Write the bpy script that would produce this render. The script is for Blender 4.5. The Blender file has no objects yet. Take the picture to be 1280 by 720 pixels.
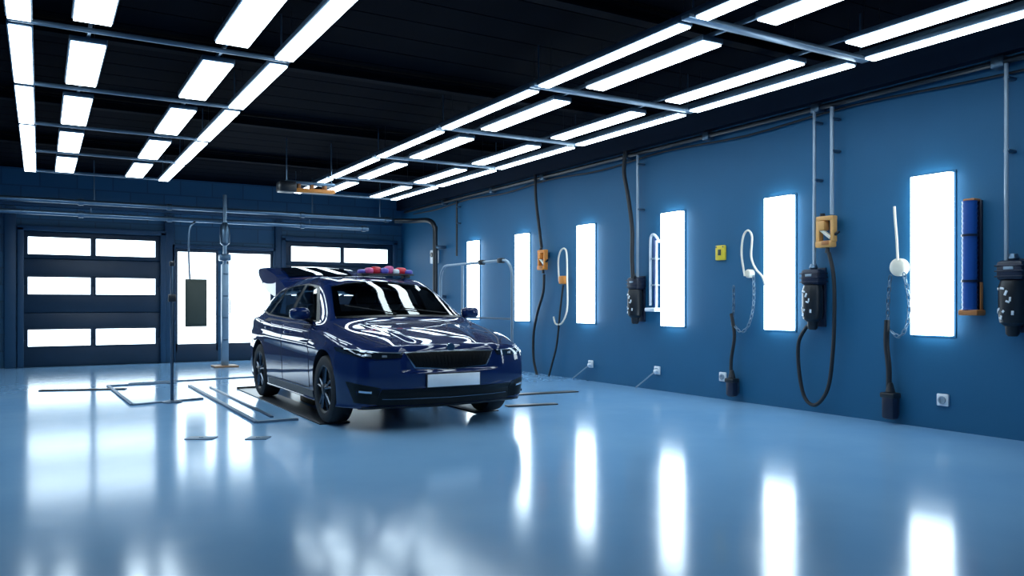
import bpy, bmesh, math, random
from mathutils import Vector, Matrix
from mathutils.bvhtree import BVHTree
random.seed(4)
scene = bpy.context.scene
COL = scene.collection
scene.view_settings.view_transform = 'Standard'
PI = math.pi

# ------------------------------------------------------------------ camera model
F, CX, CY, H = 1000.0, 640.0, 380.0, 1.15
TH = math.atan(590 / 1000)
SN, CS = math.sin(TH), math.cos(TH)
W, B, CEIL = 7.1, 17.0, 3.62
CAM = Vector((0, 0, H))
def ray(u, v):
    k = (u - CX) / F
    return Vector((SN + k * CS, CS - k * SN, (CY - v) / F))
def wp(u, v, d=0.05):
    r = ray(u, v); return CAM + r * ((W - d) / r.x)
def yp(u, v, Y):
    r = ray(u, v); return CAM + r * (Y / r.y)
def fp(u, v, z=0.0):
    r = ray(u, v); return CAM + r * ((z - H) / r.z)

# ------------------------------------------------------------------ materials
def mat(name, col, rough=0.5, metal=0.0, coat=0.0, var=0.12, scale=8.0, spec=0.5, bump=0.0, bscale=40.0):
    m = bpy.data.materials.new(name); m.use_nodes = True
    nt = m.node_tree; N = nt.nodes; L = nt.links
    p = N['Principled BSDF']
    tc = N.new('ShaderNodeTexCoord')
    nz = N.new('ShaderNodeTexNoise'); nz.inputs['Scale'].default_value = scale; nz.inputs['Detail'].default_value = 4
    L.new(tc.outputs['Object'], nz.inputs['Vector'])
    mx = N.new('ShaderNodeMix'); mx.data_type = 'RGBA'
    mx.inputs[6].default_value = tuple(x * (1 - var) for x in col) + (1,)
    mx.inputs[7].default_value = tuple(min(1, x * (1 + var)) for x in col) + (1,)
    L.new(nz.outputs['Fac'], mx.inputs[0]); L.new(mx.outputs[2], p.inputs['Base Color'])
    p.inputs['Roughness'].default_value = rough
    p.inputs['Metallic'].default_value = metal
    p.inputs['Specular IOR Level'].default_value = spec
    if coat:
        p.inputs['Coat Weight'].default_value = coat; p.inputs['Coat Roughness'].default_value = 0.02
    if bump:
        n2 = N.new('ShaderNodeTexNoise'); n2.inputs['Scale'].default_value = bscale
        L.new(tc.outputs['Object'], n2.inputs['Vector'])
        b = N.new('ShaderNodeBump'); b.inputs['Strength'].default_value = bump; b.inputs['Distance'].default_value = 0.02
        L.new(n2.outputs['Fac'], b.inputs['Height']); L.new(b.outputs['Normal'], p.inputs['Normal'])
    return m
def emis(name, col, strength):
    m = bpy.data.materials.new(name); m.use_nodes = True
    nt = m.node_tree; N = nt.nodes; L = nt.links
    N.remove(N['Principled BSDF'])
    e = N.new('ShaderNodeEmission'); e.inputs['Color'].default_value = col + (1,); e.inputs['Strength'].default_value = strength
    L.new(e.outputs[0], N['Material Output'].inputs[0])
    return m
def tinted(name, col):
    m = bpy.data.materials.new(name); m.use_nodes = True
    nt = m.node_tree; N = nt.nodes; L = nt.links
    N.remove(N['Principled BSDF'])
    t = N.new('ShaderNodeBsdfTransparent'); t.inputs[0].default_value = col + (1,)
    g = N.new('ShaderNodeBsdfGlossy'); g.inputs['Roughness'].default_value = 0.02
    f = N.new('ShaderNodeFresnel'); f.inputs[0].default_value = 1.55
    x = N.new('ShaderNodeMixShader'); L.new(f.outputs[0], x.inputs[0]); L.new(t.outputs[0], x.inputs[1]); L.new(g.outputs[0], x.inputs[2])
    L.new(x.outputs[0], N['Material Output'].inputs[0]); return m

M = {}
M['wall'] = mat('wall_paint', (0.009, 0.103, 0.222), 0.6, var=0.14, scale=0.9, bump=0.05, bscale=60, spec=0.35)
M['ceil'] = mat('ceiling_dark', (0.0007, 0.0024, 0.006), 0.9, var=0.3, scale=3, spec=0.03)
M['beam'] = mat('beam_dark', (0.0010, 0.003, 0.007), 0.85, spec=0.05)
M['soffit'] = mat('soffit_dark', (0.003, 0.014, 0.034), 0.7, spec=0.2)
M['black'] = mat('black_plastic', (0.008, 0.011, 0.016), 0.38)
M['rubber'] = mat('black_rubber', (0.007, 0.009, 0.013), 0.55)
M['tyre'] = mat('tyre_rubber', (0.008, 0.009, 0.012), 0.7)
M['steel'] = mat('brushed_steel', (0.42, 0.50, 0.58), 0.28, metal=0.9)
M['dsteel'] = mat('dark_steel', (0.09, 0.15, 0.22), 0.35, metal=0.8)
M['pipe'] = mat('dull_pipe_steel', (0.12, 0.19, 0.27), 0.3, metal=0.8)
M['alu'] = mat('grey_aluminium', (0.20, 0.29, 0.38), 0.38, metal=0.6)
M['rack'] = mat('rack_aluminium', (0.11, 0.18, 0.26), 0.4, metal=0.6)
M['chrome'] = mat('chrome', (0.75, 0.8, 0.85), 0.12, metal=1.0)
M['dchrome'] = mat('dark_chrome', (0.10, 0.12, 0.15), 0.25, metal=1.0)
M['mchrome'] = mat('satin_chrome', (0.30, 0.35, 0.41), 0.2, metal=1.0)
M['greypipe'] = mat('grey_conduit', (0.30, 0.38, 0.46), 0.4, metal=0.3)
M['railgrey'] = mat('grey_rail_paint', (0.13, 0.20, 0.28), 0.45, metal=0.3)
M['white'] = mat('white_plastic', (0.75, 0.80, 0.85), 0.4)
M['cream'] = mat('cream_plastic', (0.80, 0.74, 0.62), 0.4)
M['orange'] = mat('orange_paint', (0.75, 0.26, 0.04), 0.42)
M['amber'] = mat('amber_paint', (0.70, 0.36, 0.11), 0.42)
M['rust'] = mat('rusty_brown_paint', (0.45, 0.17, 0.05), 0.5)
M['yellow'] = mat('yellow_paint', (0.72, 0.55, 0.03), 0.45)
M['blue'] = mat('blue_plastic', (0.010, 0.075, 0.33), 0.35)
M['plug'] = mat('navy_black_plastic', (0.006, 0.012, 0.035), 0.4)
M['olive'] = mat('dark_olive_board', (0.035, 0.045, 0.035), 0.55)
M['wood'] = mat('brown_board', (0.25, 0.13, 0.06), 0.5)
M['red'] = mat('red_lens', (0.60, 0.02, 0.04), 0.35)
M['pink'] = mat('pink_lens', (0.60, 0.10, 0.28), 0.35)
M['violet'] = mat('violet_lens', (0.10, 0.09, 0.45), 0.35)
M['paint'] = mat('navy_car_paint', (0.0008, 0.0115, 0.072), 0.5, coat=1.0, var=0.05, scale=200, spec=0.05)
M['glass'] = tinted('tinted_car_glass', (0.54, 0.62, 0.68))
M['dglass'] = mat('dark_car_glass', (0.003, 0.005, 0.009), 0.02, var=0.1, spec=0.5)
M['gloss'] = mat('gloss_black', (0.002, 0.003, 0.004), 0.3, spec=0.2)
M['seat'] = mat('grey_seat_cloth', (0.18, 0.21, 0.25), 0.8)
M['lamp'] = mat('headlamp_lens', (0.03, 0.045, 0.07), 0.08, metal=0.7, coat=1.0)
M['lampref'] = mat('headlamp_reflector', (0.5, 0.57, 0.65), 0.2, metal=0.7)
M['plate'] = mat('number_plate_white', (0.85, 0.88, 0.92), 0.4)
M['doorm'] = mat('garage_door_paint', (0.004, 0.025, 0.060), 0.45)
M['frame'] = mat('door_frame_paint', (0.007, 0.052, 0.120), 0.5)
M['light'] = emis('light_diffuser', (0.74, 0.90, 1.0), 11.5)
M['wlight'] = emis('window_daylight', (0.74, 0.90, 1.0), 8.5)
M['dlight'] = emis('door_daylight', (0.74, 0.90, 1.0), 5.5)

def floor_mat():
    m = bpy.data.materials.new('epoxy_floor'); m.use_nodes = True
    nt = m.node_tree; N = nt.nodes; L = nt.links; p = N['Principled BSDF']
    tc = N.new('ShaderNodeTexCoord')
    n1 = N.new('ShaderNodeTexNoise'); n1.inputs['Scale'].default_value = 0.8; n1.inputs['Detail'].default_value = 6
    n2 = N.new('ShaderNodeTexNoise'); n2.inputs['Scale'].default_value = 5; n2.inputs['Detail'].default_value = 5
    n3 = N.new('ShaderNodeTexNoise'); n3.inputs['Scale'].default_value = 12; n3.inputs['Detail'].default_value = 2
    for n in (n1, n2, n3): L.new(tc.outputs['Object'], n.inputs['Vector'])
    r = N.new('ShaderNodeValToRGB')
    r.color_ramp.elements[0].position = 0.3; r.color_ramp.elements[0].color = (0.185, 0.385, 0.64, 1)
    r.color_ramp.elements[1].position = 0.7; r.color_ramp.elements[1].color = (0.235, 0.445, 0.69, 1)
    L.new(n1.outputs['Fac'], r.inputs[0]); L.new(r.outputs[0], p.inputs['Base Color'])
    mr = N.new('ShaderNodeMapRange'); mr.inputs['From Min'].default_value = 0.3; mr.inputs['From Max'].default_value = 0.7
    mr.inputs['To Min'].default_value = 0.125; mr.inputs['To Max'].default_value = 0.15
    L.new(n2.outputs['Fac'], mr.inputs['Value']); L.new(mr.outputs[0], p.inputs['Roughness'])
    b = N.new('ShaderNodeBump'); b.inputs['Strength'].default_value = 0.012; b.inputs['Distance'].default_value = 0.01
    L.new(n3.outputs['Fac'], b.inputs['Height']); L.new(b.outputs['Normal'], p.inputs['Normal'])
    p.inputs['Specular IOR Level'].default_value = 0.6
    return m
M['floor'] = floor_mat()
def block_mat():
    m = bpy.data.materials.new('blue_block_wall'); m.use_nodes = True
    nt = m.node_tree; N = nt.nodes; L = nt.links; p = N['Principled BSDF']
    tc = N.new('ShaderNodeTexCoord'); sp = N.new('ShaderNodeSeparateXYZ'); cb = N.new('ShaderNodeCombineXYZ')
    L.new(tc.outputs['Object'], sp.inputs[0]); L.new(sp.outputs[0], cb.inputs[0]); L.new(sp.outputs[2], cb.inputs[1])
    br = N.new('ShaderNodeTexBrick'); br.inputs['Scale'].default_value = 1.0
    br.inputs['Brick Width'].default_value = 0.6; br.inputs['Row Height'].default_value = 0.3
    br.inputs['Mortar Size'].default_value = 0.012
    br.inputs['Color1'].default_value = (0.009, 0.082, 0.175, 1); br.inputs['Color2'].default_value = (0.012, 0.097, 0.205, 1)
    br.inputs['Mortar'].default_value = (0.007, 0.058, 0.128, 1)
    L.new(cb.outputs[0], br.inputs['Vector']); L.new(br.outputs['Color'], p.inputs['Base Color'])
    p.inputs['Roughness'].default_value = 0.55
    return m
M['block'] = block_mat()

# ------------------------------------------------------------------ mesh builder
class MB:
    def __init__(self): self.v = []; self.f = []
    def add(self, vs, fs):
        o = len(self.v); self.v += [Vector(x) for x in vs]; self.f += [tuple(i + o for i in q) for q in fs]; return self
    def box(self, c, s, b=0.0, rot=None):
        bm = bmesh.new(); bmesh.ops.create_cube(bm, size=1)
        for v in bm.verts: v.co = Vector((v.co.x * s[0], v.co.y * s[1], v.co.z * s[2]))
        if b: bmesh.ops.bevel(bm, geom=bm.edges[:], offset=min(b, 0.45 * min(s)), segments=2, profile=0.5, affect='EDGES')
        if rot is not None:
            for v in bm.verts: v.co = rot @ v.co
        bm.verts.index_update()
        self.add([v.co + Vector(c) for v in bm.verts], [[v.index for v in f.verts] for f in bm.faces]); bm.free(); return self
    def bar(self, a, b, w, h, bev=0.0):
        a = Vector(a); b = Vector(b); d = b - a
        q = d.to_track_quat('X', 'Z').to_matrix()
        return self.box((a + b) / 2, (d.length, w, h), bev, q)
    def tube(self, pts, r, seg=8, closed=False):
        pts = [Vector(p) for p in pts]; n = len(pts)
        T = []
        for i in range(n):
            if closed: t = pts[(i + 1) % n] - pts[i - 1]
            else: t = pts[min(i + 1, n - 1)] - pts[max(i - 1, 0)]
            T.append(t.normalized())
        ref = Vector((0, 0, 1)) if abs(T[0].z) < 0.9 else Vector((1, 0, 0))
        nrm = T[0].cross(ref).normalized(); vs = []
        for i in range(n):
            nrm = (nrm - T[i] * nrm.dot(T[i])).normalized(); bn = T[i].cross(nrm)
            rr = r[i] if isinstance(r, (list, tuple)) else r
            for k in range(seg):
                a = 2 * PI * k / seg; vs.append(pts[i] + (nrm * math.cos(a) + bn * math.sin(a)) * rr)
        fs = []
        for i in range(n if closed else n - 1):
            j = (i + 1) % n
            for k in range(seg): fs.append((i * seg + k, i * seg + (k + 1) % seg, j * seg + (k + 1) % seg, j * seg + k))
        if not closed: fs.append(tuple(range(seg))[::-1]); fs.append(tuple(range((n - 1) * seg, n * seg)))
        return self.add(vs, fs)
    def lathe(self, prof, axis, c, seg=32, closed=False):
        c = Vector(c); vs = []; n = len(prof)
        for (r, h) in prof:
            for k in range(seg):
                a = 2 * PI * k / seg; p, q = r * math.cos(a), r * math.sin(a)
                vs.append(c + Vector({'x': (h, p, q), 'y': (p, h, q), 'z': (p, q, h)}[axis]))
        fs = []
        for i in range(n if closed else n - 1):
            j = (i + 1) % n
            for k in range(seg): fs.append((i * seg + k, i * seg + (k + 1) % seg, j * seg + (k + 1) % seg, j * seg + k))
        if not closed:
            fs.append(tuple(range(seg))[::-1]); fs.append(tuple(range((n - 1) * seg, n * seg)))
        return self.add(vs, fs)
    def grid(self, rows):
        n = len(rows[0]); m = len(rows); base = [p for r in rows for p in r]
        fs = []
        for i in range(m - 1):
            for j in range(n - 1):
                fs.append((i * n + j, i * n + j + 1, (i + 1) * n + j + 1, (i + 1) * n + j))
        return self.add(base, fs)
    def ball(self, c, r, p=1.0, seg=20):
        bm = bmesh.new(); bmesh.ops.create_uvsphere(bm, u_segments=seg, v_segments=seg // 2 + 2, radius=1)
        sq = lambda q: math.copysign(abs(q) ** p, q)
        for v in bm.verts: v.co = Vector((c[0] + sq(v.co.x) * r[0], c[1] + sq(v.co.y) * r[1], c[2] + sq(v.co.z) * r[2]))
        bm.verts.index_update(); self.add([v.co.copy() for v in bm.verts], [[v.index for v in f.verts] for f in bm.faces]); bm.free(); return self
    def build(self, name, m, parent=None, loc=None, local=False, sharp=35, smooth=True):
        if parent is not None:
            root = parent
            while root.parent: root = root.parent
            o = Vector((0, 0, 0)) if local else Vector(root.location)
        else:
            o = Vector(loc) if loc is not None else Vector((0, 0, 0))
        me = bpy.data.meshes.new(name)
        me.from_pydata([tuple(v - o) for v in self.v], [], self.f)
        bm = bmesh.new(); bm.from_mesh(me); bmesh.ops.recalc_face_normals(bm, faces=bm.faces[:]); bm.to_mesh(me); bm.free()
        if smooth:
            me.polygons.foreach_set('use_smooth', [True] * len(me.polygons))
            me.set_sharp_from_angle(angle=math.radians(sharp))
        me.materials.append(m)
        ob = bpy.data.objects.new(name, me); COL.objects.link(ob)
        if parent is not None: ob.parent = parent
        else: ob.location = o
        return ob

def tag(o, label, cat, group=None):
    o['label'] = label; o['category'] = cat
    if group: o['group'] = group
    return o
def thing(name, label, cat, loc, group=None):
    o = bpy.data.objects.new(name, None); o.empty_display_size = 0.1
    COL.objects.link(o); o.location = loc
    return tag(o, label, cat, group)
def structroot(name, loc):
    o = bpy.data.objects.new(name, None); COL.objects.link(o); o.location = loc; o['kind'] = 'structure'; return o
def struct(mb, name, m, **k):
    o = mb.build(name, m, **k); o['kind'] = 'structure'; return o
def dup(root, loc, label):
    r = root.copy(); COL.objects.link(r); r.location = loc; r['label'] = label
    for ch in list(root.children):
        cc = ch.copy(); COL.objects.link(cc); cc.parent = r
        for g in list(ch.children):
            d = g.copy(); COL.objects.link(d); d.parent = cc
    return r
def smooth(pts, n=6):
    P = [Vector(p) for p in pts]; out = []
    for i in range(len(P) - 1):
        p0 = P[max(i - 1, 0)]; p1 = P[i]; p2 = P[i + 1]; p3 = P[min(i + 2, len(P) - 1)]
        for k in range(n):
            t = k / n
            out.append(0.5 * ((2 * p1) + (p2 - p0) * t + (2 * p0 - 5 * p1 + 4 * p2 - p3) * t * t + (3 * p1 - p0 - 3 * p2 + p3) * t ** 3))
    out.append(P[-1]); return out

# ------------------------------------------------------------------ room shell
LX, Y0 = -3.2, -2.5
struct(MB().box(((LX + W) / 2, (Y0 + B) / 2, -0.05), (W - LX + 0.4, B - Y0 + 0.4, 0.1)), 'floor', M['floor'], smooth=False)
cm = MB().box(((LX + W) / 2, (Y0 + B) / 2, CEIL + 0.06), (W - LX + 0.4, B - Y0 + 0.4, 0.1))
y = Y0 + 0.2
while y < B:
    cm.box(((LX + W) / 2, y, CEIL + .008), (W - LX, 0.43, 0.006)); y += 0.45
struct(cm, 'ceiling', M['ceil'], smooth=False)
struct(MB().box((W + 0.1, (Y0 + B) / 2, CEIL / 2), (0.2, B - Y0 + 0.4, CEIL)), 'wall_right', M['wall'], smooth=False)
struct(MB().box(((LX + W) / 2, B + 0.1, CEIL / 2), (W - LX + 0.4, 0.2, CEIL)), 'wall_back', M['block'], smooth=False)
struct(MB().box((LX - 0.1, (Y0 + B) / 2, CEIL / 2), (0.2, B - Y0 + 0.4, CEIL)), 'wall_left', M['block'], smooth=False)
struct(MB().box((W - 0.06, (Y0 + B) / 2, 3.44), (0.12, B - Y0, 0.34)), 'trim_1', M['soffit'], smooth=False)
for i, yy in enumerate((2.4, 5.2, 8.0, 10.8, 13.6)):
    b = MB(); b.box(((LX + W) / 2, yy, CEIL - 0.03), (W - LX, 0.12, 0.02)); b.box(((LX + W) / 2, yy, CEIL - 0.07), (W - LX, 0.02, 0.10)); b.box(((LX + W) / 2, yy, CEIL - 0.12), (W - LX, 0.12, 0.02))
    struct(b, 'trim_%d' % (i + 2), M['beam'], smooth=False)
# pilasters on the back wall
for i, (xa, xb) in enumerate(((-0.55, -0.37), (2.10, 2.28), (4.24, 4.38))):
    struct(MB().box(((xa + xb) / 2, B - 0.05, 1.45), (xb - xa, 0.1, 2.9), 0.01), 'trim_%d' % (i + 7), M['frame'])
struct(MB().box(((LX + W) / 2, B - 0.04, 2.98), (W - LX, 0.08, 0.1), 0.01), 'trim_10', M['frame'])

# side windows
WY = [4.37, 6.13, 7.87, 9.78, 11.62, 13.40]
for i, yy in enumerate(WY):
    r = structroot('window_%d' % (i + 1), (W, yy, 0.86))
    MB().box((W - 0.006, yy, 1.60), (0.012, 0.41, 1.51), 0.003).build('window_frame', M['wall'], r)
    MB().box((W - 0.045, yy, 1.60), (0.07, 0.375, 1.475), 0.004).build('pane', M['wlight'], r)

# ------------------------------------------------------------------ back doors
PZ = [(2.06, 2.37), (1.33, 1.64), (0.38, 0.68)]
def garage_door(name, x0, x1, cols):
    r = structroot(name, ((x0 + x1) / 2, B, 0))
    f = MB()
    f.box((x0 - 0.04, B - 0.06, 1.27), (0.1, 0.12, 2.54), 0.01); f.box((x1 + 0.04, B - 0.06, 1.27), (0.1, 0.12, 2.54), 0.01)
    f.box(((x0 + x1) / 2, B - 0.06, 2.53), (x1 - x0 + 0.18, 0.12, 0.1), 0.01)
    f.build('door_frame', M['frame'], r)
    for k in range(5):
        z0 = k * 0.495
        s = MB().box(((x0 + x1) / 2, B - 0.03, z0 + 0.2475), (x1 - x0, 0.05, 0.485), 0.012)
        s.build('door_section', M['doorm'], r)
    for (z0, z1) in PZ:
        for (a, b) in cols:
            q = MB(); t = 0.03; cx = (a + b) / 2; cz = (z0 + z1) / 2
            q.box((cx, B - 0.06, z0 - t / 2), (b - a + 2 * t, 0.03, t), 0.004); q.box((cx, B - 0.06, z1 + t / 2), (b - a + 2 * t, 0.03, t), 0.004)
            q.box((a - t / 2, B - 0.06, cz), (t, 0.03, z1 - z0), 0.004); q.box((b + t / 2, B - 0.06, cz), (t, 0.03, z1 - z0), 0.004)
            wf = q.build('window_frame', M['doorm'], r)
            MB().box((cx, B - 0.06, cz), (b - a, 0.012, z1 - z0)).build('pane', M['dlight'], wf)
def bx(u): return yp(u, 380, B - 0.06).x
garage_door('door_1', bx(29), bx(201), [(bx(35), bx(113)), (bx(120), bx(194))])
garage_door('door_3', bx(356), bx(491), [(bx(364), bx(425)), (bx(430), bx(484))])
r = structroot('door_2', (3.26, B, 0))
f = MB()
xa, xb = bx(219), bx(341)
f.box((xa - 0.03, B - 0.05, 1.16), (0.06, 0.1, 2.32), 0.01); f.box((xb + 0.03, B - 0.05, 1.16), (0.06, 0.1, 2.32), 0.01)
f.box(((xa + xb) / 2, B - 0.05, 2.29), (xb - xa + 0.12, 0.1, 0.08), 0.01); f.build('door_frame', M['frame'], r)
for (u0, u1) in ((222, 270), (286, 338)):
    a, b = bx(u0), bx(u1); z0, z1 = 0.36, 2.18
    l = MB()
    l.box(((a + b) / 2, B - 0.04, 0.18), (b - a + 0.08, 0.05, 0.36), 0.008); l.box(((a + b) / 2, B - 0.04, 2.21), (b - a + 0.08, 0.05, 0.06), 0.008)
    l.box((a - 0.02, B - 0.04, 1.2), (0.045, 0.05, 2.0), 0.008); l.box((b + 0.02, B - 0.04, 1.2), (0.045, 0.05, 2.0), 0.008)
    lf = l.build('door_leaf', M['doorm'], r)
    MB().box(((a + b) / 2, B - 0.04, 1.27), (b - a, 0.014, z1 - z0)).build('pane', M['dlight'], lf)
    hx = b - 0.01 if u0 < 250 else a + 0.01
    MB().tube([(hx, B - 0.07, 0.95), (hx, B - 0.11, 0.97), (hx, B - 0.11, 1.23), (hx, B - 0.07, 1.25)], 0.012).build('door_handle', M['steel'], lf)

# ------------------------------------------------------------------ ceiling lights
LZ = 3.2
def frame(cx, bars, y0, y1, plate, label):
    t = thing('light_rack', label, 'light frame', (cx, (y0 + y1) / 2, LZ), 'light racks under the ceiling')
    for dx in (-0.95, 0.95): MB().box((cx + dx, (y0 + y1) / 2, LZ + 0.076), (0.04, y1 - y0, 0.04), 0.006).build('side_rail', M['rack'], t)
    for dx in (-0.49, 0.49): MB().box((cx + dx, (y0 + y1) / 2, LZ + 0.072), (0.025, y1 - y0, 0.034), 0.005).build('inner_rail', M['dsteel'], t)
    for yy in bars:
        cb = MB().box((cx, yy, LZ + 0.03), (2.06, 0.085 if plate else 0.035, 0.035), 0.008).build('cross_bar', M['alu' if plate else 'rack'], t)
        for dx in (-0.95, 0.95): MB().tube([(cx + dx, yy, LZ + 0.045), (cx + dx, yy, CEIL)], 0.008, 6).build('hanging_rod', M['dsteel'], cb)
    return t
frame(0.82, [4.95, 6.87, 8.78, 10.7, 12.6, 14.5], 4.9, 14.55, False, 'grey metal rack carrying four rows of lights above the left side')
frame(5.05, [2.25, 4.35, 6.45, 8.55, 10.65, 12.75, 14.87], 2.2, 14.92, True, 'grey metal rack with broad crossbars carrying lights beside the right wall')
def lum(name, w, l):
    t = thing(name, '', 'ceiling light', (0, 0, 0))
    MB().box((0, 0, 0.032), (w + 0.025, l + 0.02, 0.044), 0.006).build('housing', M['rack'], t, local=True)
    MB().box((0, 0, 0.002), (w, l, 0.014), 0.003).build('diffuser', M['light'], t, local=True)
    for sy in (-1, 1):
        MB().tube([(.045, sy * (l / 2 - .06), .05), (.045, sy * (l / 2 - .06), CEIL - LZ + .004)], .003, 5).build('suspension_wire', M['black'], t, local=True)
    return t
ORD = ['nearest the back wall', 'second from back wall', 'third from back wall', 'fourth from back wall', 'fifth from back wall', 'sixth from back wall']
def lights(side, cx, ys, ls, lw, ws_, ww_):
    ps = lum('strip_light', ws_, ls); pw = lum('panel_light', ww_, lw); used = {0: False, 1: False}
    for ci, dx in enumerate((-0.95, -0.49, 0.49, 0.95)):
        wide = ci in (1, 2); p = pw if wide else ps
        cn = ['along left rail', 'in inner left row', 'in inner right row', 'along right rail'][ci]
        for ri, yy in enumerate(ys):
            lab = ('wide light panel ' if wide else 'slim light strip ') + cn + ' of ' + side + ' rack, ' + ORD[ri]
            if not used[wide]:
                o = p; used[wide] = True; o.location = (cx + dx, yy, LZ); o['label'] = lab
            else: o = dup(p, (cx + dx, yy, LZ), lab)
            o['group'] = ('wide panels' if wide else 'slim strips') + ' of the ' + side + ' light rack'
lights('left', 0.82, [13.55, 11.65, 9.74, 7.82, 5.9], 1.74, 1.36, .145, .245)
lights('right', 5.05, [13.8, 11.7, 9.6, 7.5, 5.4, 3.3], 1.92, 1.55, .115, .195)

# ------------------------------------------------------------------ car
GX, GY, GZ = 3.27, 6.6 + 2.2, 0.012
XS = 1.06
def pchip(keys):
    xs = [k[0] for k in keys]; ys = [k[1] for k in keys]; n = len(xs)
    h = [xs[i + 1] - xs[i] for i in range(n - 1)]; d = [(ys[i + 1] - ys[i]) / h[i] for i in range(n - 1)]
    m = [d[0]] + [0] * (n - 2) + [d[-1]]
    for i in range(1, n - 1):
        if d[i - 1] * d[i] > 0:
            w1 = 2 * h[i] + h[i - 1]; w2 = h[i] + 2 * h[i - 1]; m[i] = (w1 + w2) / (w1 / d[i - 1] + w2 / d[i])
    def ev(x):
        if x <= xs[0]: return ys[0]
        if x >= xs[-1]: return ys[-1]
        i = 0
        while x > xs[i + 1]: i += 1
        t = (x - xs[i]) / h[i]
        return ys[i] * (2 * t ** 3 - 3 * t * t + 1) + h[i] * m[i] * (t ** 3 - 2 * t * t + t) + ys[i + 1] * (-2 * t ** 3 + 3 * t * t) + h[i] * m[i + 1] * (t ** 3 - t * t)
    return ev
CL = 4.42
z8 = pchip([(0, .760), (.55, .877), (1.08, .966), (1.2, 1.005), (1.3, 1.06), (1.6, 1.218), (1.9, 1.368), (2.05, 1.42), (2.4, 1.46), (3.0, 1.455), (3.5, 1.42), (3.8, 1.385), (4.1, 1.27), (4.3, 1.11), (4.42, 1.0)])
z6 = pchip([(0, .745), (.55, .857), (1.08, .946), (1.2, .98), (1.3, 1.022), (1.6, 1.175), (1.9, 1.32), (2.05, 1.365), (2.4, 1.40), (3.0, 1.39), (3.5, 1.355), (3.8, 1.315), (4.1, 1.20), (4.3, 1.06), (4.42, .96)])
x6 = pchip([(0, .52), (.5, .615), (1.15, .668), (1.6, .63), (2.0, .59), (2.4, .575), (3, .565), (3.5, .55), (3.8, .55), (4.1, .57), (4.42, .58)])
z5 = pchip([(0, .722), (.55, .832), (1.1, .902), (1.6, .928), (2.4, .95), (3, .97), (3.5, .995), (3.8, 1.01), (4.1, 1.0), (4.42, .92)])
x5 = pchip([(0, .70), (.5, .782), (1.0, .80), (2.0, .81), (3, .81), (3.5, .80), (3.8, .785), (4.1, .76), (4.42, .72)])
x4 = pchip([(0, .79), (.5, .862), (1, .87), (2, .872), (3, .877), (3.5, .874), (3.8, .86), (4.1, .835), (4.42, .77)])
x3 = pchip([(0, .80), (.5, .892), (.95, .897), (1.5, .882), (2.4, .88), (3, .89), (3.5, .90), (3.8, .895), (4.1, .87), (4.42, .79)])
z3 = pchip([(0, .48), (.6, .56), (1.2, .55), (2.4, .54), (3.5, .58), (4.42, .56)])
x2 = pchip([(0, .79), (.5, .878), (1.3, .865), (2.4, .86), (3.2, .87), (3.6, .88), (4.1, .85), (4.42, .76)])
z2 = pchip([(0, .25), (.4, .24), (1.2, .22), (3, .22), (3.8, .26), (4.42, .31)])
NS = 9
def section(s):
    P = [(0, z2(s) - .05), (x2(s) - .06, z2(s) - .05), (x2(s), z2(s)), (x3(s), z3(s)), (x4(s), z5(s) - .065), (x5(s), z5(s)), (x6(s), z6(s)), (x6(s) * .55, z8(s) - .25 * (z8(s) - z6(s))), (0, z8(s))]
    ins = 0.0
    R = 0.045
    if s < R: ins = R * (1 - math.sqrt(max(0, 1 - (1 - s / R) ** 2)))
    if CL - s < R: ins = R * (1 - math.sqrt(max(0, 1 - (1 - (CL - s) / R) ** 2)))
    if ins:
        zc = 0.5 * (P[0][1] + P[8][1]); hh = P[8][1] - zc
        P = [(x * (1 - ins / .8), zc + (z - zc) * (1 - ins / hh)) for x, z in P]
    ext = [(-P[1][0], P[1][1])] + P + [(-P[7][0], P[7][1])]
    out = []; T = 0.34
    for i in range(1, 9):
        p0, p1, p2, p3 = ext[i - 1], ext[i], ext[i + 1], ext[i + 2]
        for k in range(NS):
            t = k / NS; a = 2 * t ** 3 - 3 * t * t + 1; b = t ** 3 - 2 * t * t + t; c_ = -2 * t ** 3 + 3 * t * t; d = t ** 3 - t * t
            TT = .5 if i >= 6 else T
            out.append(tuple(a * p1[q] + b * TT * (p2[q] - p0[q]) + c_ * p2[q] + d * TT * (p3[q] - p1[q]) for q in (0, 1)))
    out.append(P[8]); return out
def sst(a, b, x):
    t = min(1, max(0, (x - a) / (b - a))); return t * t * (3 - 2 * t)
def deform(x, s, z):
    f = max(0, 1 - s / 1.0); g = max(0, 1 - (CL - s) / .9); ax = min(1.2, abs(x) / .9)
    s2 = s + .235 * ax ** 3.0 * f ** 1.5 + .045 * ((z - .5) / .25) ** 2 * max(0, 1 - s / .5) ** 2 - .13 * ax ** 2.8 * g ** 1.5
    s2 += max(0, 1 - s / .3) * (.05 * (1 - sst(.33, .39, z)) * (1 - sst(.62, .74, abs(x))) + .025 * sst(.515, .545, z) * (1 - sst(.40, .50, abs(x))))
    # pressed creases: bonnet spine and body side line
    x_ = abs(x)
    if z > .70 and s < 1.12:
        xc = .28 + .18 * s
        z += .012 * (1 - sst(xc - .025, xc + .025, x_)) * sst(.03, .25, s) * (1 - sst(.85, 1.1, s))
    if x_ > .7 and .3 < z < .95:
        zc = .715 + .018 * s
        push = .016 * sst(zc - .10, zc, z) * (1 - sst(zc, zc + .03, z)) * sst(.5, 1.0, s) * (1 - sst(3.9, 4.3, s))
        x += math.copysign(push, x)
    return Vector((x, s2 - 2.2, z))
st = [0.045 * (1 - math.cos(PI / 2 * k / 6)) for k in range(7)]
s = 0.07
while s < CL - 0.07: st.append(s); s += 0.033
st += [CL - 0.045 * (1 - math.cos(PI / 2 * k / 5)) for k in range(5, -1, -1)]
verts = []; faces = []; n = None
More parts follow.
